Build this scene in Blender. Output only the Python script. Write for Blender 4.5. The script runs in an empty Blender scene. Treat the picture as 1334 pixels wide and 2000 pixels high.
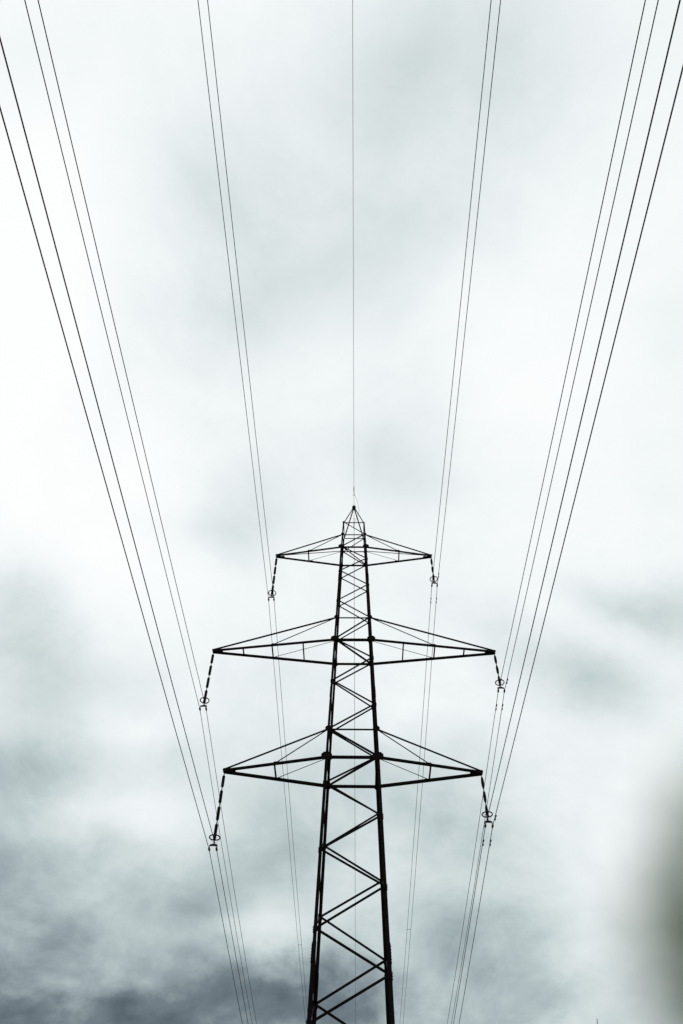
import bpy, bmesh, math, random
from mathutils import Vector, Matrix
random.seed(7)
sc = bpy.context.scene
COL = sc.collection
EYE = 1.65                                       # height of the photographer's eye above the meadow

# ------------------------------------------------------------------ camera
RIGHT = Vector((0.99976263, 0.01320672, 0.0173283))
UP = Vector((0.00018072, -0.80033809, 0.59954892))
FWD = Vector((-0.02178658, 0.59940347, 0.8001505))
cam_d = bpy.data.cameras.new('camera')
cam = bpy.data.objects.new('camera', cam_d)
COL.objects.link(cam)
rot = Matrix((RIGHT, UP, -FWD)).transposed()
cam.matrix_world = Matrix.Translation((0, 0, EYE)) @ rot.to_4x4()
cam_d.sensor_fit = 'HORIZONTAL'
cam_d.sensor_width = 24.0
cam_d.lens = 24.0 * 1395.4 / 1334.0
cam_d.clip_start = 0.004
cam_d.clip_end = 9000
cam_d.dof.use_dof = True
cam_d.dof.focus_distance = 38.0
cam_d.dof.aperture_fstop = 2.3
sc.camera = cam

# ------------------------------------------------------------------ view
sc.view_settings.view_transform = 'Standard'
sc.view_settings.look = 'None'
sc.view_settings.exposure = 0
sc.view_settings.gamma = 1
sc.cycles.max_bounces = 6

# ------------------------------------------------------------------ sky: Nishita daylight behind a broken overcast
SUN_EL, SUN_AZ = math.radians(55), math.radians(-28)     # sun hidden up in the bright cloud ahead left
def lin(c):
    c /= 255.0
    return c / 12.92 if c <= 0.04045 else ((c + 0.055) / 1.055) ** 2.4
def sky_dir(x, y):                                # azimuth / elevation style helper for cloud centres
    return (RIGHT * ((x - 667) / 1395.4) + UP * ((1000 - y) / 1395.4) + FWD).normalized()

world = bpy.data.worlds.new('World')
sc.world = world
world.use_nodes = True
nt = world.node_tree
nt.nodes.clear()
N, Lk = nt.nodes, nt.links
def mth(op, a, b=None, c=None):
    n = N.new('ShaderNodeMath'); n.operation = op
    for i, v in enumerate((a, b, c)):
        if v is None: continue
        if isinstance(v, (int, float)): n.inputs[i].default_value = v
        else: Lk.new(v, n.inputs[i])
    return n.outputs[0]
def vmth(op, a, b=None, s=None):
    n = N.new('ShaderNodeVectorMath'); n.operation = op
    for i, v in enumerate((a, b)):
        if v is None: continue
        if isinstance(v, (tuple, Vector)): n.inputs[i].default_value = v
        else: Lk.new(v, n.inputs[i])
    if s is not None: n.inputs['Scale'].default_value = s
    return n.outputs['Value'] if op == 'DOT_PRODUCT' else n.outputs['Vector']
def noise(vec, scale, detail, rough, dist=0.0):
    n = N.new('ShaderNodeTexNoise')
    Lk.new(vec, n.inputs['Vector'])
    n.inputs['Scale'].default_value = scale; n.inputs['Detail'].default_value = detail
    n.inputs['Roughness'].default_value = rough; n.inputs['Distortion'].default_value = dist
    return n
tc = N.new('ShaderNodeTexCoord')
D = tc.outputs['Generated']
# wandering cloud edges: warp the direction with two octaves of noise before reading the cloud banks
# cloud deck seen in perspective: directions projected onto a level layer, so texture flattens towards the horizon
sep = N.new('ShaderNodeSeparateXYZ'); Lk.new(D, sep.inputs[0])
zz = mth('ADD', mth('MAXIMUM', sep.outputs['Z'], 0.0), .42)
com = N.new('ShaderNodeCombineXYZ')
Lk.new(mth('DIVIDE', sep.outputs['X'], zz), com.inputs[0]); Lk.new(mth('DIVIDE', sep.outputs['Y'], zz), com.inputs[1]); com.inputs[2].default_value = 3.7
DECK = com.outputs[0]
w1 = vmth('SCALE', vmth('SUBTRACT', noise(D, 2.6, 3, .5).outputs['Color'], (.5, .5, .5)), s=.05)
w2 = vmth('SCALE', vmth('SUBTRACT', noise(DECK, 4.5, 7, .58).outputs['Color'], (.5, .5, .5)), s=.12)
DW = vmth('ADD', vmth('ADD', D, w1), w2)
# cloud banks: (x, y, half-width, half-height, tilt degrees, brightness step)
BANKS = [
 (850, 50, 180, 132, 0, -0.053), (770, 200, 276, 156, 0, -0.053), (985, 200, 132, 192, 0, -0.033), (560, 330, 264, 168, -35, -0.048),
 (400, 420, 144, 156, 0, -0.037), (560, 480, 288, 132, -20, -0.037), (405, 660, 132, 114, 0, -0.057), (475, 630, 72, 48, 20, -0.021),
 (640, 560, 168, 72, 0, -0.025), (770, 700, 132, 216, 0, -0.041), (760, 900, 108, 78, 0, -0.045), (490, 955, 96, 84, 20, -0.057),
 (640, 870, 144, 96, 0, -0.016), (830, 430, 144, 72, 10, -0.029), (30, 150, 120, 108, 0, -0.029), (1320, 640, 84, 108, 0, -0.021),
 (40, 620, 180, 420, 0, 0.050), (1080, 760, 260, 200, 0, 0.020),
 (420, 1040, 120, 55, 0, -0.070), (20, 1170, 100, 80, 0, -0.130), (40, 1270, 160, 75, 10, -0.100), (150, 1330, 150, 60, -15, -0.050),
 (170, 1120, 120, 100, 0, 0.030), (560, 1330, 250, 110, 0, -0.050), (1210, 1195, 120, 42, 22, -0.130), (1070, 1290, 130, 55, 20, -0.120),
 (1310, 1170, 90, 55, 20, -0.110), (1190, 1340, 150, 55, 0, -0.050), (30, 1570, 110, 130, 0, -0.170), (130, 1690, 150, 60, 0, -0.130),
 (60, 1470, 150, 60, 0, -0.090), (250, 1610, 110, 50, 0, 0.050), (350, 1510, 80, 70, 0, -0.050), (280, 1420, 110, 45, 0, 0.030),
 (570, 1560, 180, 110, -25, -0.100), (720, 1530, 110, 80, 0, -0.080), (620, 1650, 120, 45, -20, -0.070), (880, 1600, 100, 140, 0, -0.110),
 (950, 1470, 120, 60, 15, -0.050), (1040, 1640, 80, 100, 0, -0.050), (500, 1690, 100, 50, -10, -0.070), (150, 1800, 280, 60, 0, -0.180),
 (420, 1760, 120, 40, 10, -0.080), (510, 1820, 80, 60, 0, 0.100), (50, 1975, 330, 85, 0, -0.420), (330, 1990, 260, 50, 0, -0.100),
 (560, 1955, 140, 55, 0, -0.190), (420, 1890, 140, 40, 10, -0.080), (890, 1845, 105, 62, 22, -0.200), (800, 1930, 110, 45, 15, -0.170),
 (690, 1960, 110, 50, 0, -0.170), (690, 1760, 120, 80, 0, -0.080), (1000, 1890, 90, 45, 0, -0.080), (1070, 1980, 70, 45, 0, -0.150),
 (900, 1660, 170, 190, 0, -0.050), (1010, 1790, 100, 100, 0, -0.060), (950, 1990, 90, 40, 0, -0.070), (1150, 1720, 110, 130, 0, 0.010), (1190, 1940, 130, 70, 0, -0.070), (0, 1890, 140, 120, 0, -0.130), (667, 2250, 1300, 480, 0, -0.090),
]
acc = None
for (x, y, rx, ry, tilt, amp) in BANKS:
    c = sky_dir(x, y)
    e1 = (RIGHT - c * RIGHT.dot(c)).normalized()
    e2 = c.cross(e1)
    t = math.radians(tilt)
    a1 = (e1 * math.cos(t) + e2 * math.sin(t)) * (1395.4 / rx)
    a2 = (-e1 * math.sin(t) + e2 * math.cos(t)) * (1395.4 / ry)
    p = vmth('DOT_PRODUCT', DW, a1); q = vmth('DOT_PRODUCT', DW, a2)
    r2 = mth('MULTIPLY_ADD', p, p, mth('MULTIPLY', q, q))
    g = mth('EXPONENT', mth('MULTIPLY', r2, -1.1))
    acc = mth('MULTIPLY_ADD', g, amp, 0.966 if acc is None else acc)
big = mth('SUBTRACT', noise(DECK, 3.6, 9, .56, .35).outputs['Fac'], .5)
sml = mth('SUBTRACT', noise(DECK, 11, 12, .64, .3).outputs['Fac'], .5)
tex = mth('MULTIPLY_ADD', sml, .28, mth('MULTIPLY', big, .72))
dens = mth('ADD', mth('MULTIPLY', mth('MAXIMUM', mth('SUBTRACT', .99, acc), 0.0), 2.2), .12)   # thin bright veil is smooth, dark cloud is broken
acc = mth('MULTIPLY_ADD', tex, dens, acc)
ramp = N.new('ShaderNodeValToRGB')
Lk.new(acc, ramp.inputs['Fac'])
cr = ramp.color_ramp
STOPS = [(.30, (72, 84, 92)), (.50, (114, 127, 134)), (.64, (157, 171, 175)), (.76, (189, 203, 204)),
         (.86, (219, 228, 229)), (.92, (235, 241, 242)), (.97, (247, 251, 252)), (1.0, (254, 255, 255))]
while len(cr.elements) < len(STOPS): cr.elements.new(.5)
for el, (p, c) in zip(cr.elements, STOPS):
    el.position = p; el.color = (lin(c[0]), lin(c[1]), lin(c[2]), 1)
sky = N.new('ShaderNodeTexSky'); sky.sky_type = 'NISHITA'; sky.sun_disc = False
sky.sun_elevation = SUN_EL; sky.sun_rotation = SUN_AZ
bg_s = N.new('ShaderNodeBackground'); bg_s.inputs['Strength'].default_value = .08
Lk.new(sky.outputs[0], bg_s.inputs['Color'])
bg_c = N.new('ShaderNodeBackground'); bg_c.inputs['Strength'].default_value = 1.0
Lk.new(ramp.outputs['Color'], bg_c.inputs['Color'])
mix = N.new('ShaderNodeMixShader'); mix.inputs['Fac'].default_value = .985   # cloud cover
Lk.new(bg_s.outputs[0], mix.inputs[1]); Lk.new(bg_c.outputs[0], mix.inputs[2])
out = N.new('ShaderNodeOutputWorld'); Lk.new(mix.outputs[0], out.inputs['Surface'])

sun_d = bpy.data.lights.new('sun', 'SUN')
sun_d.energy = .5; sun_d.angle = math.radians(20); sun_d.color = (1, .97, .92)
sun = bpy.data.objects.new('sun', sun_d); COL.objects.link(sun)
sdir = Vector((math.sin(SUN_AZ) * math.cos(SUN_EL), math.cos(SUN_AZ) * math.cos(SUN_EL), math.sin(SUN_EL)))
sun.rotation_euler = sdir.to_track_quat('Z', 'Y').to_euler()
sun.location = sdir * 100

# ------------------------------------------------------------------ materials
def mat(name, col, rough=.6, spec=.3, metal=0.0, var=.25, scale=6.0, trans=None):
    m = bpy.data.materials.new(name); m.use_nodes = True
    t = m.node_tree; b = t.nodes['Principled BSDF']
    b.inputs['Roughness'].default_value = rough
    b.inputs['Specular IOR Level'].default_value = spec
    b.inputs['Metallic'].default_value = metal
    co = t.nodes.new('ShaderNodeTexCoord'); nz = t.nodes.new('ShaderNodeTexNoise')
    nz.inputs['Scale'].default_value = scale; nz.inputs['Detail'].default_value = 6
    t.links.new(co.outputs['Object'], nz.inputs['Vector'])
    r = t.nodes.new('ShaderNodeValToRGB')
    r.color_ramp.elements[0].position = .3; r.color_ramp.elements[1].position = .7
    r.color_ramp.elements[0].color = tuple(c * (1 - var) for c in col) + (1,)
    r.color_ramp.elements[1].color = tuple(c * (1 + var) for c in col) + (1,)
    t.links.new(nz.outputs['Fac'], r.inputs['Fac'])
    t.links.new(r.outputs['Color'], b.inputs['Base Color'])
    if trans:
        tr = t.nodes.new('ShaderNodeBsdfTranslucent'); tr.inputs['Color'].default_value = trans + (1,)
        mx = t.nodes.new('ShaderNodeMixShader'); mx.inputs['Fac'].default_value = .45
        o = t.nodes['Material Output']
        t.links.new(b.outputs[0], mx.inputs[1]); t.links.new(tr.outputs[0], mx.inputs[2])
        t.links.new(mx.outputs[0], o.inputs['Surface'])
    return m
STEEL = mat('dark_painted_steel', (.006, .0045, .004), .8, .06, var=.4, scale=3)
PLATE = mat('dark_plate_steel', (.006, .0045, .004), .8, .06, var=.4, scale=9)
GLAZE = mat('brown_glazed_porcelain', (.007, .005, .004), .5, .12, var=.3)
FITTING = mat('weathered_fitting', (.012, .012, .011), .6, .12, var=.3, scale=14)
CABLE = mat('weathered_aluminium_cable', (.014, .014, .014), .7, .1, var=.2, scale=30)
CONCRETE = mat('footing_concrete', (.32, .31, .29), .9, .2, var=.2)
BARK = mat('young_bark', (.07, .055, .04), .9, .1, var=.3, scale=20)
LEAF = mat('shrub_leaf', (.06, .11, .035), .5, .3, var=.5, scale=90, trans=(.20, .36, .13))
CROWN = mat('sapling_leaf', (.05, .08, .03), .6, .2, var=.4, scale=8, trans=(.08, .14, .04))
GRASS = mat('meadow_grass', (.055, .075, .03), .95, .1, var=.45, scale=.6)

# ------------------------------------------------------------------ helpers
def link(o, parent=None):
    COL.objects.link(o)
    if parent is not None: o.parent = parent
    return o
def build(name, bm, m, parent=None, smooth=False):
    me = bpy.data.meshes.new(name)
    bmesh.ops.recalc_face_normals(bm, faces=bm.faces)
    bm.to_mesh(me); bm.free()
    me.materials.append(m)
    if smooth:
        for p in me.polygons: p.use_smooth = True
    return link(bpy.data.objects.new(name, me), parent)
def tag(o, label=None, cat=None, group=None, kind=None):
    for k, v in (('label', label), ('category', cat), ('group', group), ('kind', kind)):
        if v: o[k] = v
    return o
def empty(name, loc, label, cat, group=None):
    o = bpy.data.objects.new(name, None); o.empty_display_size = .3
    o.location = loc; COL.objects.link(o)
    return tag(o, label, cat, group)
V = Vector
def prism(bm, ring, off):
    """closed prism: polygon ring (Vectors) swept by off"""
    a = [bm.verts.new(p) for p in ring]; b = [bm.verts.new(p + off) for p in ring]
    bm.faces.new(a[::-1]); bm.faces.new(b)
    for i in range(len(ring)):
        j = (i + 1) % len(ring); bm.faces.new((a[i], a[j], b[j], b[i]))
def loft(bm, r1, r2):
    a = [bm.verts.new(p) for p in r1]; b = [bm.verts.new(p) for p in r2]
    bm.faces.new(a[::-1]); bm.faces.new(b)
    for i in range(len(r1)):
        j = (i + 1) % len(r1); bm.faces.new((a[i], a[j], b[j], b[i]))
def lring(p, u, v, s, t):
    """L section with its heel at p, flanges of length s along u and v, thickness t"""
    return [p, p + u * s, p + u * s + v * t, p + u * t + v * t, p + u * t + v * s, p + v * s]
def angle_bar(bm, a, b, s, u, t=None, s2=None, v=None):
    """rolled steel angle from a to b; first flange points towards u, second towards v"""
    a, b, u = V(a), V(b), V(u)
    d = (b - a).normalized()
    u = (u - d * u.dot(d)).normalized()
    w = d.cross(u)
    if v is not None and w.dot(V(v)) < 0: w = -w
    t = t or s * .12
    loft(bm, lring(a, u, w, s, t), lring(b, u, w, s2 or s, t))
def plate(bm, c, e1, e2, w, h, th, cut=.25):
    """eight-cornered gusset plate"""
    e1 = V(e1).normalized(); e2 = V(e2).normalized(); n = e1.cross(e2)
    w, h = w / 2, h / 2; k = cut * min(w, h) * 2
    pts = [(-w + k, -h), (w - k, -h), (w, -h + k), (w, h - k), (w - k, h), (-w + k, h), (-w, h - k), (-w, -h + k)]
    prism(bm, [V(c) + e1 * x + e2 * y - n * th / 2 for x, y in pts], n * th)
def tube(bm, pts, r, seg=8, cap=True):
    pts = [V(p) for p in pts]
    rr = r if isinstance(r, (list, tuple)) else [r] * len(pts)
    rings = []
    n = None
    for i, p in enumerate(pts):
        d = (pts[min(i + 1, len(pts) - 1)] - pts[max(i - 1, 0)]).normalized()
        if n is None: n = d.orthogonal().normalized()
        n = (n - d * n.dot(d)).normalized(); b = d.cross(n)
        rings.append([bm.verts.new(p + (n * math.cos(2 * math.pi * k / seg) + b * math.sin(2 * math.pi * k / seg)) * rr[i]) for k in range(seg)])
    for a, b in zip(rings, rings[1:]):
        for k in range(seg):
            j = (k + 1) % seg; bm.faces.new((a[k], a[j], b[j], b[k]))
    if cap: bm.faces.new(rings[0][::-1]); bm.faces.new(rings[-1])
def torus(bm, c, R, r, n=40, m=8, squash=1.0):
    rings = []
    for i in range(n):
        a = 2 * math.pi * i / n
        rings.append([bm.verts.new(V(c) + V(((R + r * math.cos(2 * math.pi * k / m)) * math.cos(a), (R + r * math.cos(2 * math.pi * k / m)) * math.sin(a), r * math.sin(2 * math.pi * k / m)))) for k in range(m)])
    for i in range(n):
        for k in range(m):
            bm.faces.new((rings[i][k], rings[(i + 1) % n][k], rings[(i + 1) % n][(k + 1) % m], rings[i][(k + 1) % m]))
def lathe(bm, prof, seg=14):
    """profile of (radius, z) revolved round z"""
    rings = [[bm.verts.new((max(r, .0005) * math.cos(2 * math.pi * k / seg), max(r, .0005) * math.sin(2 * math.pi * k / seg), z)) for k in range(seg)] for r, z in prof]
    for a, b in zip(rings, rings[1:]):
        for k in range(seg):
            j = (k + 1) % seg; bm.faces.new((a[k], a[j], b[j], b[k]))
    bm.faces.new(rings[0][::-1]); bm.faces.new(rings[-1])
def bolt(bm, c, n, r=.016, h=.018):
    n = V(n).normalized(); u = n.orthogonal().normalized(); v = n.cross(u)
    prism(bm, [V(c) + (u * math.cos(i * math.pi / 3) + v * math.sin(i * math.pi / 3)) * r for i in range(6)], n * h)

# ------------------------------------------------------------------ ground
bm = bmesh.new()
bmesh.ops.create_grid(bm, x_segments=80, y_segments=80, size=4000)
for v in bm.verts:
    d = math.hypot(v.co.x, v.co.y)
    v.co.z = 0 if d < 300 else (d - 300) * .004 * math.sin(v.co.x * .003 + 1) * math.cos(v.co.y * .002)
g = build('ground', bm, GRASS); g['kind'] = 'structure'

# ------------------------------------------------------------------ the lattice tower
TX, TY = -.2266, 31.0
def Z(h): return h + EYE
LV = dict(peak=42.006, cage=39.235, tie1=37.84, bot1=36.474, tie2=29.777, bot2=28.02, tie3=21.87, bot3=20.275)
WP = [(-EYE, 1.225 + .02235 * (20.267 + EYE)), (20.267, 1.225), (21.866, 1.176), (28.013, 1.026), (29.777, .97), (36.474, .808), (37.84, .747), (39.235, .704)]
def hw(h):
    for (h0, w0), (h1, w1) in zip(WP, WP[1:]):
        if h <= h1: return w0 + (w1 - w0) * (h - h0) / (h1 - h0)
    return WP[-1][1]
def node(sx, sy, h): return V((TX + sx * hw(h), TY + sy * hw(h), Z(h)))
pylon = empty('pylon', (0, 0, 0), 'tall dark steel lattice transmission tower with three pairs of pointed crossarms', 'transmission tower')

def legsize(h): return .165 if h < 12 else .14 if h < 20.2 else .12 if h < 28 else .115 if h < 36.4 else .09
HS = [36.474, 35.23, 34.0, 32.67, 31.25, 29.777, 28.02, 26.61, 24.96, 23.41, 21.87, 20.275, 18.85, 17.23, 15.66, 14.13, 12.47, 10.87, 9.28, 7.6, 5.8, 3.9, 1.8, -.3]
legs = {}
for sx in (-1, 1):
    for sy in (-1, 1):
        bm = bmesh.new()
        cuts = [-EYE, 5.0, 12.0, 20.2, 28.0, 36.4, 39.235]
        for h0, h1 in zip(cuts, cuts[1:]):
            s = legsize((h0 + h1) / 2)
            def heel(h): return node(sx, sy, h) + V((sx, sy, 0)) * (s * .5)
            loft(bm, lring(heel(h0), V((-sx, 0, 0)), V((0, -sy, 0)), s, s * .13), lring(heel(h1), V((-sx, 0, 0)), V((0, -sy, 0)), s, s * .13))
        leg = build('leg', bm, STEEL, pylon); legs[sx, sy] = leg
        # lapped splices with bolt rows
        for h in (11.6, 24.2, 33.4):
            s = legsize(h) ; L = .34
            bm = bmesh.new()
            def heel2(h): return node(sx, sy, h) + V((sx, sy, 0)) * (s * .5 + .012)
            loft(bm, lring(heel2(h - L), V((-sx, 0, 0)), V((0, -sy, 0)), s * .92, .011), lring(heel2(h + L), V((-sx, 0, 0)), V((0, -sy, 0)), s * .92, .011))
            for k in range(6):
                hh = h - L + .06 + k * (2 * L - .12) / 5
                p = heel2(hh)
                bolt(bm, p + V((-sx * s * .5, 0, 0)), (0, sy, 0)); bolt(bm, p + V((0, -sy * s * .5, 0)), (sx, 0, 0))
            build('splice_plate', bm, PLATE, leg)
        # concrete footing
        bm = bmesh.new()
        p = node(sx, sy, -EYE)
        lathe(bm, [(.45, -.3), (.45, .18), (.38, .3), (.30, .34)], 20)
        bmesh.ops.translate(bm, verts=bm.verts, vec=V((p.x, p.y, 0)))
        build('footing', bm, CONCRETE, leg)

def bsize(h): return .078 if h < 13 else .07 if h < 18 else .062 if h < 28 else .052
def inset(p, q, k):  # shorten the bar so that its ends sit on the leg flange
    d = (q - p).normalized(); return p + d * k, q - d * k
def brace(p, q, nrm, s, name):
    """flat on the inside of the face; nrm points out of the face"""
    nrm = V(nrm); p, q = inset(p, q, .015)
    off = nrm * .035
    bm = bmesh.new()
    angle_bar(bm, p + off, q + off, s, V((0, 0, 1)), v=-nrm if nrm.y < .5 else nrm, t=s * .13)
    build(name, bm, STEEL, pylon)
FACES = [((-1, -1), (1, -1), (0, -1, 0), 'brace'), ((1, 1), (-1, 1), (0, 1, 0), 'brace'), ((-1, -1), (-1, 1), (-1, 0, 0), 'side_brace'), ((1, 1), (1, -1), (1, 0, 0), 'side_brace')]
top = [39.235, 37.84]
for A, B, nrm, nm in FACES:          # A owns the even nodes, B the odd ones: one zigzag staggered round four faces
    seq = top + HS
    for i in range(len(seq) - 1):
        c0, c1 = (A, B) if i % 2 == 0 else (B, A)
        s = bsize((seq[i] + seq[i + 1]) / 2)
        if nm == 'side_brace': s *= .65
        if seq[i] > 36.5: s *= .8
        if seq[i] in (21.87, 29.777, 37.84) and nm == 'brace': s *= 1.25
        brace(node(*c0, seq[i]), node(*c1, seq[i + 1]), nrm, s, nm)
# level frames
for h, s in ((39.235, .045), (37.84, .05), (36.474, .085), (29.777, .055), (28.02, .10), (21.87, .06), (20.275, .115)):
    for A, B, nrm, nm in FACES:
        p, q = node(*A, h), node(*B, h)
        bm = bmesh.new()
        p, q = inset(p, q, .03)
        angle_bar(bm, p + V((0, 0, -s * .4)), q + V((0, 0, -s * .4)), s, V((0, 0, 1)), v=V(nrm) if nrm[1] > .5 else -V(nrm))
        build('horizontal', bm, STEEL, pylon)
# plan bracing inside the arm levels
for h, a, b in ((36.474, (-1, -1), (1, 1)), (28.02, (-1, -1), (1, 1)), (20.275, (1, -1), (-1, 1))):
    bm = bmesh.new()
    p, q = inset(node(*a, h), node(*b, h), .05)
    angle_bar(bm, p, q, .075, V((0, 0, 1)))
    build('plan_brace', bm, STEEL, pylon)
# gusset plates on the bracing nodes, bolted to each leg
for (sx, sy), leg in legs.items():
    par = 0 if sx == sy else 1
    for i, h in enumerate(top + HS):
        if i % 2 != par: continue
        s = legsize(h) * 1.0
        bm = bmesh.new()
        p = node(sx, sy, h)
        for nrm, e in ((V((0, sy, 0)), V((-sx, 0, 0))), (V((sx, 0, 0)), V((0, -sy, 0)))):
            c = p + nrm * (s * .5 + .012) + e * (s * .06)
            plate(bm, c, e, (0, 0, 1), s * 1.08, s * 1.9, .012)
            for k in (-.6, 0, .6): bolt(bm, c + V((0, 0, k * s)) + nrm * .006, nrm)
        build('gusset_plate', bm, PLATE, leg)
# heavier gussets where the arms meet the legs
for h, w, ht in ((37.84, .22, .2), (36.474, .40, .34), (29.777, .28, .24), (28.02, .46, .36), (21.87, .34, .3), (20.275, .52, .42)):
    for (sx, sy), leg in legs.items():
        bm = bmesh.new()
        p = node(sx, sy, h) + V((0, sy * (legsize(h) * .5 + .034), 0))
        k = 1.0 if sy < 0 else .62
        plate(bm, p, (sx, 0, 0), (0, 0, 1), w * k, ht * k, .014, .3)
        for bx in (-.3, 0, .3):
            for bz in (-.28, .28): bolt(bm, p + V((sx * bx * w * k, sy * .007, bz * ht * k)), (0, sy, 0))
        build('gusset_plate', bm, PLATE, leg)
# earth-wire peak
pk = V((TX, TY, Z(LV['peak'])))
peak = None
bm = bmesh.new()
plate(bm, pk + V((0, -.03, -.1)), (1, 0, 0), (0, 0, 1), .26, .42, .03, .3)
plate(bm, pk + V((0, .03, -.1)), (1, 0, 0), (0, 0, 1), .26, .42, .03, .3)
plate(bm, pk + V((0, 0, -.02)), (0, 1, 0), (0, 0, 1), .5, .14, .04, .3)
peak = build('peak', bm, PLATE, pylon)
for sx in (-1, 1):
    for sy in (-1, 1):
        bm = bmesh.new()
        angle_bar(bm, node(sx, sy, 39.235), pk + V((sx * .05, sy * .05, -.1)), .07, V((-sx, 0, 0)), v=V((0, -sy, 0)))
        build('peak_strut', bm, STEEL, peak)

# crossarms
ARMS = {'U': ('bot1', 'tie1', 5.15, 5.147, (.5,), .095), 'M': ('bot2', 'tie2', 8.035, 8.056, (.25, .49, .745), .115), 'L': ('bot3', 'tie3', 6.251, 6.245, (.5,), .125)}
tips = {}
for key, (bk, tk, al, ar, fr, cs) in ARMS.items():
    for sx, L in ((-1, al), (1, ar)):
        hb, ht = LV[bk], LV[tk]
        tip = V((TX + sx * L, TY, Z(hb))); tips[key, sx] = tip
        arm = None
        pts = {}
        bm = bmesh.new()
        for sy in (-1, 1):
            root = node(sx, sy, hb); end = tip + V((0, sy * .07, 0))
            c = cs if sy > 0 else cs * .88
            angle_bar(bm, root + V((0, 0, -c * .35)), end + V((0, 0, -c * .35)), c, V((0, 0, 1)), v=V((0, 1, 0)), s2=c * .95)
            pts[sy] = (root, end)
        arm = build('crossarm', bm, STEEL, pylon)
        bm = bmesh.new()
        for sy in (-1, 1):
            plate(bm, tip + V((-sx * .22, sy * .085, .01)), (sx, 0, 0), (0, 0, 1), .62, .17, .014, .3)
        plate(bm, tip + V((0, 0, -.04)), (0, 1, 0), (0, 0, 1), .16, .16, .03, .2)
        build('end_plate', bm, PLATE, arm)
        for sy in (-1, 1):
            bm = bmesh.new()
            s = .06 if key != 'M' else .07
            angle_bar(bm, node(sx, sy, ht) + V((sx * .03, 0, 0)), tip + V((-sx * .05, sy * .06, .07)), s, V((0, 0, 1)), v=V((0, -sy, 0)))
            build('tie', bm, STEEL, arm)
        for f in fr:
            P = {sy: pts[sy][1].lerp(pts[sy][0], f) for sy in (-1, 1)}
            bm = bmesh.new()
            s = .075 if key != 'M' else .07
            angle_bar(bm, P[-1] + V((0, 0, -.02)), P[1] + V((0, 0, -.02)), s, V((sx, 0, 0)), v=V((0, 0, 1)))
            build('strut', bm, STEEL, arm)
        f = fr[len(fr) // 2]
        for sy in (-1, 1):
            bm = bmesh.new()
            p = pts[sy][1].lerp(pts[sy][0], f)
            angle_bar(bm, p + V((-sx * .04, 0, .03)), node(sx, sy, ht) + V((sx * .04, 0, -.02)), .036, V((0, 0, 1)), v=V((0, -sy, 0)))
            build('hanger', bm, STEEL, arm)
            bm = bmesh.new()
            plate(bm, p + V((-sx * .08, sy * .03, .01)), (sx, 0, 0), (0, 0, 1), .32, .15, .012, .3)
            build('gusset_plate', bm, PLATE, arm)

# ------------------------------------------------------------------ insulator strings
CL = {'LLo': (-6.585, 31.0, 16.337), 'LLi': (-6.253, 31.0, 16.341), 'MLo': (-8.343, 31.0, 23.943), 'MLi': (-8.008, 31.0, 23.932), 'ULo': (-5.518, 31.0, 32.282), 'ULi': (-5.172, 31.0, 32.283),
      'URi': (4.744, 31.0, 33.604), 'URo': (5.087, 31.0, 33.591), 'MRi': (7.628, 31.0, 25.244), 'MRo': (7.957, 31.0, 25.232), 'LRi': (5.832, 31.0, 17.55), 'LRo': (6.16, 31.0, 17.541)}
CL = {k: V((v[0], v[1], v[2] + EYE)) for k, v in CL.items()}

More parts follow.
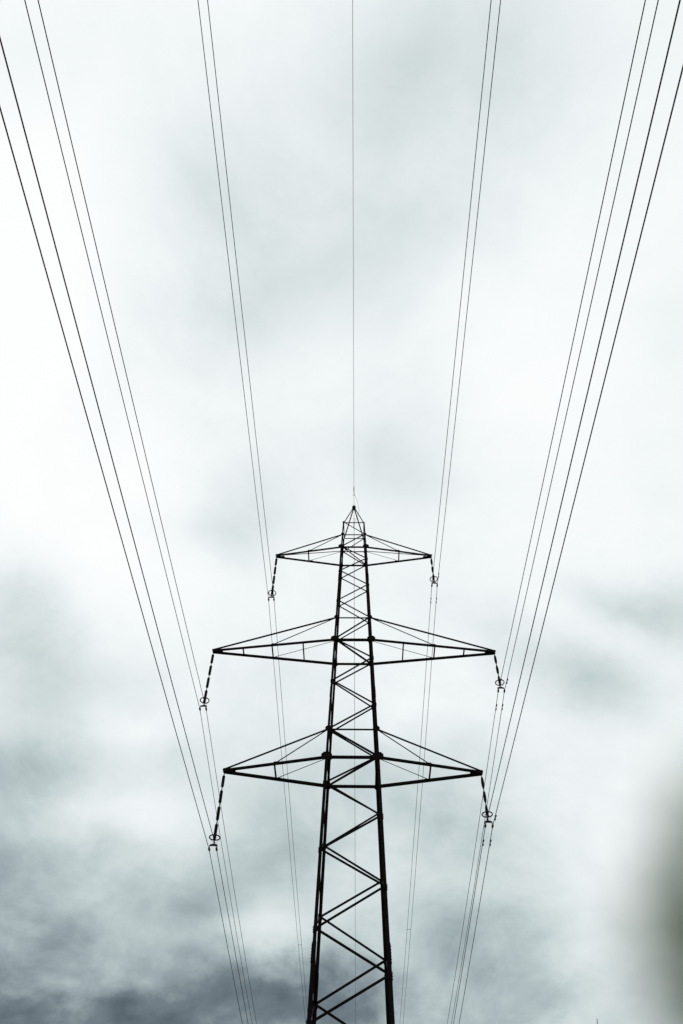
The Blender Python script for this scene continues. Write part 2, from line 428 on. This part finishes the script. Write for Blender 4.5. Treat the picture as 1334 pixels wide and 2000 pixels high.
def unit_profile(L, slim):
    """long-rod insulator hanging from z=0 to z=-L: end caps and closely set sheds"""
    prof = [(.012, 0), (.03, -.005), (.034, -.06), (.03, -.065)]
    z0, z1 = -.075, -L + .075
    n = max(7, int((z0 - z1) / .045))
    for i in range(n):
        u = (i + .5) / n
        k = 1.0 if slim else (.72 + .28 * math.sin(math.pi * u))
        z = z0 + (z1 - z0) * i / n; dz = (z1 - z0) / n
        prof += [(.042 * k, z), (.074 * k, z + dz * .4), (.076 * k, z + dz * .6), (.042 * k, z + dz * .85)]
    prof += [(.03, -L + .065), (.034, -L + .06), (.03, -L + .005), (.012, -L)]
    return prof
def string(key, sx, L, spans, ringf, yokef, label, group, slim):
    name = 'insulator_string'
    root = empty(name, tips[key, sx], label, 'insulator', group)
    ends = [0.005] + [x for ab in spans for x in ab] + [yokef]
    for k in range(0, len(ends), 2):              # top shackle, links between the units, bottom eye
        bm = bmesh.new()
        a, b = -ends[k] * L + (.01 if k else 0), -ends[k + 1] * L - .01
        tube(bm, [(0, 0, a), (0, 0, a * .6 + b * .4), (0, 0, b)], [.024, .017, .024], 8)
        build('link', bm, FITTING, root)
    for a, b in spans:
        bm = bmesh.new(); lathe(bm, unit_profile((b - a) * L, slim))
        bmesh.ops.translate(bm, verts=bm.verts, vec=V((0, 0, -a * L)))
        build('insulator_unit', bm, GLAZE, root, True)
    bm = bmesh.new()
    torus(bm, (0, 0, -ringf * L), .235, .028)
    ring = build('corona_ring', bm, FITTING, root, True)
    bm = bmesh.new()
    for a in (.6, .6 + math.pi):
        tube(bm, [(.235 * math.cos(a), .235 * math.sin(a), -ringf * L), (.17 * math.cos(a), .17 * math.sin(a), -ringf * L - .16), (.03 * math.cos(a), .03 * math.sin(a), -(yokef - .02) * L)], .006, 6)
    build('ring_bracket', bm, FITTING, ring)
    bm = bmesh.new()
    z = -yokef * L
    prism(bm, [V((x, -.012, z + dz)) for x, dz in ((-.18, -.065), (.18, -.065), (.18, .0), (.06, .04), (-.06, .04), (-.18, .0))], V((0, .024, 0)))
    build('yoke_plate', bm, FITTING, root)
    for x in (-.165, .165):
        bm = bmesh.new()
        tube(bm, [(x, 0, z - .02), (x, 0, -L + .03)], .022, 8)
        # boat-shaped clamp body round the cable
        tube(bm, [(x, -.14, -L - .012), (x, -.09, -L + .002), (x, 0, -L + .008), (x, .09, -L + .002), (x, .14, -L - .012)], [.022, .038, .055, .038, .022], 10)
        build('suspension_clamp', bm, FITTING, root)
    mid = (CL[key + ('L' if sx < 0 else 'R') + 'o'] + CL[key + ('L' if sx < 0 else 'R') + 'i']) / 2
    return root, mid
def place(root, key, sx, L, src=None):
    mid = (CL[key + ('L' if sx < 0 else 'R') + 'o'] + CL[key + ('L' if sx < 0 else 'R') + 'i']) / 2
    d = mid - tips[key, sx]
    root.location = tips[key, sx]
    root.rotation_euler = (0, -math.atan2(d.x, -d.z), 0)
    root.scale = (1, 1, d.length / L)
def copy_tree(o, parent=None):
    c = o.copy(); COL.objects.link(c); c.parent = parent
    for ch in list(o.children): copy_tree(ch, c)
    return c
LFT, RGT = 4.0, 2.75
left_spans = [(.055, .237), (.257, .447), (.468, .664), (.684, .912)]
right_spans = [(.075, .325), (.345, .59), (.61, .875)]
lev_name = {'L': 'lowest', 'M': 'middle', 'U': 'topmost'}
def slabel(key, sx):
    return ('long dark four-unit insulator string hanging from the tip of the left %s crossarm' if sx < 0 else 'short dark three-unit insulator string hanging from the tip of the right %s crossarm') % lev_name[key]
for sx, L, spans, rf, yf, slim, grp in ((-1, LFT, left_spans, .86, .945, True, 'long insulator strings'), (1, RGT, right_spans, .79, .915, False, 'short insulator strings')):
    first, _ = string('L', sx, L, spans, rf, yf, slabel('L', sx), grp, slim)
    bpy.context.view_layer.update()
    place(first, 'L', sx, L)
    for key in ('M', 'U'):
        r = copy_tree(first); place(r, key, sx, L); r['label'] = slabel(key, sx)

# ------------------------------------------------------------------ conductors
Q = {'LLnear': (.00491, .06105, 4e-05, -5e-05), 'LLfar': (.00687, .09883, .00032, .00051), 'MLnear': (.00434, .08289, .00019, -1e-05), 'MLfar': (.00547, .12351, .00065, -.00011),
     'ULnear': (.00177, .07826, .00012, .00059), 'ULfar': (.00315, .11877, .00045, .00112), 'LRnear': (-.00323, .0605, 0., .00053), 'LRfar': (-.00937, .10911, .00042, 8e-05),
     'MRnear': (-.00484, .08122, .00017, 0.), 'MRfar': (-.00848, .1207, .00065, 0.), 'URnear': (-.001, .09392, .00022, -.00047), 'URfar': (-.00433, .12166, .00043, -.00019)}
def wire_at(b, dr, t):
    az, s, c, da = Q[b[:2] + ('near' if dr < 0 else 'far')]
    if b[2] == 'o': az += da
    lim = 34 if dr < 0 else 60
    z = -s * t + c * t * t
    if t > lim:                                   # beyond the part one can see the span settles to an even sag
        z = -s * lim + c * lim * lim + (-s + 2 * c * lim) * (t - lim) + .00022 * (t - lim) ** 2
    return CL[b] + V((math.sin(az) * t, dr * math.cos(az) * t, z))
TS = [0, .3, .8, 1.5, 2.5, 4, 6, 8, 10, 12, 14, 16, 18, 20, 22, 24, 26, 28, 30, 32, 34, 37, 41, 46, 52, 60, 70, 85, 100, 120, 145, 175, 210, 250]
for b in CL:
    pts = [wire_at(b, -1, t) for t in reversed(TS[1:])] + [wire_at(b, 1, t) for t in TS]
    bm = bmesh.new(); tube(bm, pts, .0155, 6)
    o = build('conductor_cable', bm, CABLE, None, True)
    tag(o, '%s cable of the pair under the %s %s crossarm' % ('outer' if b[2] == 'o' else 'inner', 'left' if b[1] == 'L' else 'right', lev_name[b[0]]), 'power line', 'conductor cables strung over the viewer')

# vibration dampers on the right-hand pairs
def damper():
    root = empty('vibration_damper', (0, 0, 0), '', 'damper', 'vibration dampers on the right cables')
    bm = bmesh.new(); plate(bm, (0, 0, -.03), (0, 1, 0), (0, 0, 1), .05, .11, .035, .2)
    build('cable_clamp', bm, FITTING, root)
    bm = bmesh.new(); tube(bm, [(0, -.2, -.085), (0, -.1, -.075), (0, 0, -.07), (0, .1, -.075), (0, .2, -.085)], .008, 6)
    build('messenger', bm, FITTING, root)
    for s in (-1, 1):
        bm = bmesh.new()
        tube(bm, [(0, s * .09, -.078), (0, s * .1, -.078), (0, s * .2, -.088), (0, s * .225, -.09)], [.02, .034, .034, .018], 10)
        build('weight', bm, FITTING, root, True)
    return root
DAMP = [('MRo', -1, 1.02), ('MRi', -1, 1.0), ('MRo', 1, 1.08), ('MRi', 1, 1.1), ('LRo', -1, .98), ('LRi', -1, .95), ('LRo', 1, 1.06), ('LRi', 1, 1.08), ('URo', -1, 1.05), ('URi', -1, 1.03), ('URo', 1, 1.1), ('URi', 1, 1.12)]
proto = damper()
for i, (b, dr, t) in enumerate(DAMP):
    r = proto if i == 0 else copy_tree(proto)
    p, q = wire_at(b, dr, t), wire_at(b, dr, t + .2)
    r.location = p
    d = (q - p) * dr
    r.rotation_euler = (math.atan2(d.z, d.y), 0, -math.atan2(d.x, d.y))
    r['label'] = 'small two-weight damper on the %s cable of the right %s pair, %s the insulator' % ('outer' if b[2] == 'o' else 'inner', lev_name[b[0]], 'above' if dr < 0 else 'below')

# bundle spacers seen far behind the tower
for i, (side, ta, tb) in enumerate((('UL', 39.37, 39.36), ('UR', 38.81, 38.85))):
    a, b = wire_at(side + 'o', 1, ta), wire_at(side + 'i', 1, tb)
    root = empty('bundle_spacer', (a + b) / 2, 'thin bar joining the far cable pair to the %s of the tower, near the bottom' % ('left' if i == 0 else 'right'), 'spacer', 'bundle spacers')
    m = (a + b) / 2
    bm = bmesh.new(); tube(bm, [a - m, (0, 0, -.01), b - m], .016, 8); build('spacer_bar', bm, FITTING, root)
    for e in (a - m, b - m):
        bm = bmesh.new(); tube(bm, [e + V((0, -.06, 0)), e + V((0, 0, 0)), e + V((0, .06, 0))], [.016, .03, .016], 8); build('cable_clamp', bm, FITTING, root)

# ------------------------------------------------------------------ earth wire, dead-ended on both sides of the peak
def earth_at(dr, t): return pk + V((.0008 * t if dr < 0 else 0, dr * t, -.04 * t + .0002 * t * t))
for dr, lab in ((-1, 'single thin earth wire rising from the tower peak to the top edge'), (1, 'single thin earth wire running away behind the tower lattice')):
    ts = [.2, .6, 1.1, 1.6, 3, 6, 10, 15, 20, 25, 30, 35, 42, 50, 60, 75, 95, 120, 150, 190, 240]
    bm = bmesh.new(); tube(bm, [earth_at(dr, t) for t in ts if t > 1.2], .0115 if dr < 0 else .017, 6)
    w = build('earth_wire', bm, CABLE, None, True)
    tag(w, lab, 'earth wire', 'earth wires')
    bm = bmesh.new()
    tube(bm, [earth_at(dr, t) for t in (.15, .4, .8, 1.05)], .009, 6)
    a, b = earth_at(dr, 1.05), earth_at(dr, 1.42)
    for x in (-.045, .045): tube(bm, [a + V((x, 0, 0)), b + V((x * .5, 0, 0))], .009, 6)
    tube(bm, [a + V((-.06, 0, 0)), a + V((.06, 0, 0))], .014, 6)
    build('shackle', bm, FITTING, w)
    bm = bmesh.new()
    tube(bm, [earth_at(dr, 1.4), earth_at(dr, 1.5), earth_at(dr, 1.75), earth_at(dr, 1.95)], [.02, .034, .03, .012], 10)
    build('tension_clamp', bm, FITTING, w)
bm = bmesh.new()
J = [earth_at(-1, 1.4) + V((.02, 0, 0)), earth_at(-1, 1.1) + V((.08, 0, -.05)), pk + V((.22, -.7, -.18)), pk + V((.34, -.2, -.3)), pk + V((.37, .2, -.3)), pk + V((.30, .6, -.25)), pk + V((.16, 1.0, -.15)), earth_at(1, 1.4) + V((.02, 0, 0))]
Jf = []
for i in range(len(J) - 1):                       # Catmull-Rom through the points
    p0, p1, p2, p3 = J[max(i - 1, 0)], J[i], J[i + 1], J[min(i + 2, len(J) - 1)]
    for k in range(6):
        t = k / 6
        Jf.append(.5 * ((2 * p1) + (p2 - p0) * t + (2 * p0 - 5 * p1 + 4 * p2 - p3) * t * t + (3 * p1 - p0 - 3 * p2 + p3) * t ** 3))
Jf.append(J[-1])
tube(bm, Jf, .0085, 6)
tag(build('jumper_cable', bm, CABLE, None, True), 'thin slack jumper looping round the right side of the tower peak', 'jumper cable')

# ------------------------------------------------------------------ leafy shrub brushing past the lens on the right
def leaf(bm, p, d, n, L, W):
    d = V(d).normalized(); n = V(n); n = (n - d * n.dot(d)).normalized(); s = d.cross(n)
    rows = []
    for i in range(6):
        u = i / 5; w = W * math.sin(math.pi * min(1, u * .9 + .06)) * .5
        c = p + d * (L * u) - n * (L * .18 * u * u)
        rows.append([bm.verts.new(c - s * w + n * w * .25), bm.verts.new(c), bm.verts.new(c + s * w + n * w * .25)])
    for a, b in zip(rows, rows[1:]):
        for k in range(2): bm.faces.new((a[k], a[k + 1], b[k + 1], b[k]))
SB = V((.26, .30, 0))
shrub = empty('shrub', SB, 'blurred green leafy twig brushing the lens at the lower right edge', 'shrub')
bmS, bmL = bmesh.new(), bmesh.new()
TWIGS = [[V((.0589, .1324, 1.6774)), V((0.0385, 0.0971, 1.6783)), V((0.0313, 0.0797, 1.6786)), V((0.0293, 0.0721, 1.6792)), V((0.0297, 0.0667, 1.6808)), V((0.0317, 0.0620, 1.6831)), V((0.0334, 0.0579, 1.6850))],
         [V((.0589, .1324, 1.6774)), V((0.0460, 0.0981, 1.6777)), V((0.0357, 0.0798, 1.6787)), V((0.0327, 0.0699, 1.6810)), V((0.0321, 0.0618, 1.6821))]]
STEMS = [[SB, V((.25, .31, .5)), V((.2, .29, 1.0)), V((.13, .23, 1.42)), V((.085, .175, 1.62)), TWIGS[0][0]],
         [SB + V((.03, .02, 0)), V((.36, .36, .6)), V((.40, .36, 1.0)), V((.42, .40, 1.3))],
         [SB + V((-.02, .03, 0)), V((.24, .40, .5)), V((.26, .48, .9)), V((.22, .50, 1.25))]]
for st in STEMS:
    tube(bmS, [p - SB for p in st], [.006 - .0047 * i / (len(st) - 1) for i in range(len(st))], 8)
for st in TWIGS:
    tube(bmS, [p - SB for p in st], [.0011 - .0006 * i / (len(st) - 1) for i in range(len(st))], 8)
rnd = random.Random(11)
for st in STEMS:
    for i in range(1, len(st) - 1):
        a, b = st[i], st[i + 1]
        n = int((b - a).length / .012)
        for k in range(n):
            p = a.lerp(b, (k + rnd.random()) / n)
            an = rnd.uniform(0, 6.28)
            leaf(bmL, p - SB, (math.cos(an), math.sin(an), rnd.uniform(.1, .9)), (rnd.uniform(-.4, .4), rnd.uniform(-.4, .4), 1), rnd.uniform(.018, .03), .013)
for st in TWIGS:
    for i in range(len(st) - 1):
        a, b = st[i], st[i + 1]
        for k in range(5):
            p = a.lerp(b, (k + .5) / 5); an = rnd.uniform(0, 6.28)
            d = (b - a).normalized() * .7 + V((math.cos(an) * .5, math.sin(an) * .3, math.sin(an) * .6 + .2))
            Lf = rnd.uniform(.005, .0085)
            leaf(bmL, p - SB, d, (rnd.uniform(-.6, .6), -1, rnd.uniform(-.2, .8)), Lf, Lf * .55)
build('stem', bmS, BARK, shrub, True)
build('foliage', bmL, LEAF, shrub, True)

# ------------------------------------------------------------------ young tree whose topmost shoot just reaches the frame
tb = V((3.19, 11.2, 0))
tree = empty('sapling', tb, 'bare tip of a young tree just showing at the bottom right', 'tree')
top_p = V((3.222, 11.25, 5.31))
bm = bmesh.new()
trunk = [V((0, 0, -.05)), V((.03, .02, 1.2)), V((-.04, .03, 2.4)), V((.02, .0, 3.5)), V((-.02, .03, 4.3)), V((-.01, .04, 4.9)), V((.005, .05, 5.15)), top_p - tb]
tube(bm, trunk, [.05, .042, .034, .026, .017, .010, .007, .004], 8)
bmC = bmesh.new()
rt = random.Random(5)
for i in range(34):
    h = rt.uniform(1.3, 4.2); a = rt.uniform(0, 6.28); L = (5.0 - h) * rt.uniform(.22, .38)
    base = V((0, .02, h)); d = V((math.cos(a), math.sin(a), rt.uniform(.5, .9))).normalized()
    pts = [base, base + d * L * .5 + V((0, 0, .03)), base + d * L + V((0, 0, .14 * L))]
    tube(bm, pts, [.011, .007, .002], 6)
    for k in range(26):
        u = rt.uniform(.25, 1); p = base + d * L * u + V((rt.uniform(-.07, .07), rt.uniform(-.07, .07), rt.uniform(-.05, .08)))
        leaf(bmC, p, (rt.uniform(-1, 1), rt.uniform(-1, 1), rt.uniform(-.6, .6)), (rt.uniform(-.3, .3), rt.uniform(-.3, .3), 1), rt.uniform(.05, .09), .035)
build('trunk', bm, BARK, tree, True)
build('crown', bmC, CROWN, tree, True)
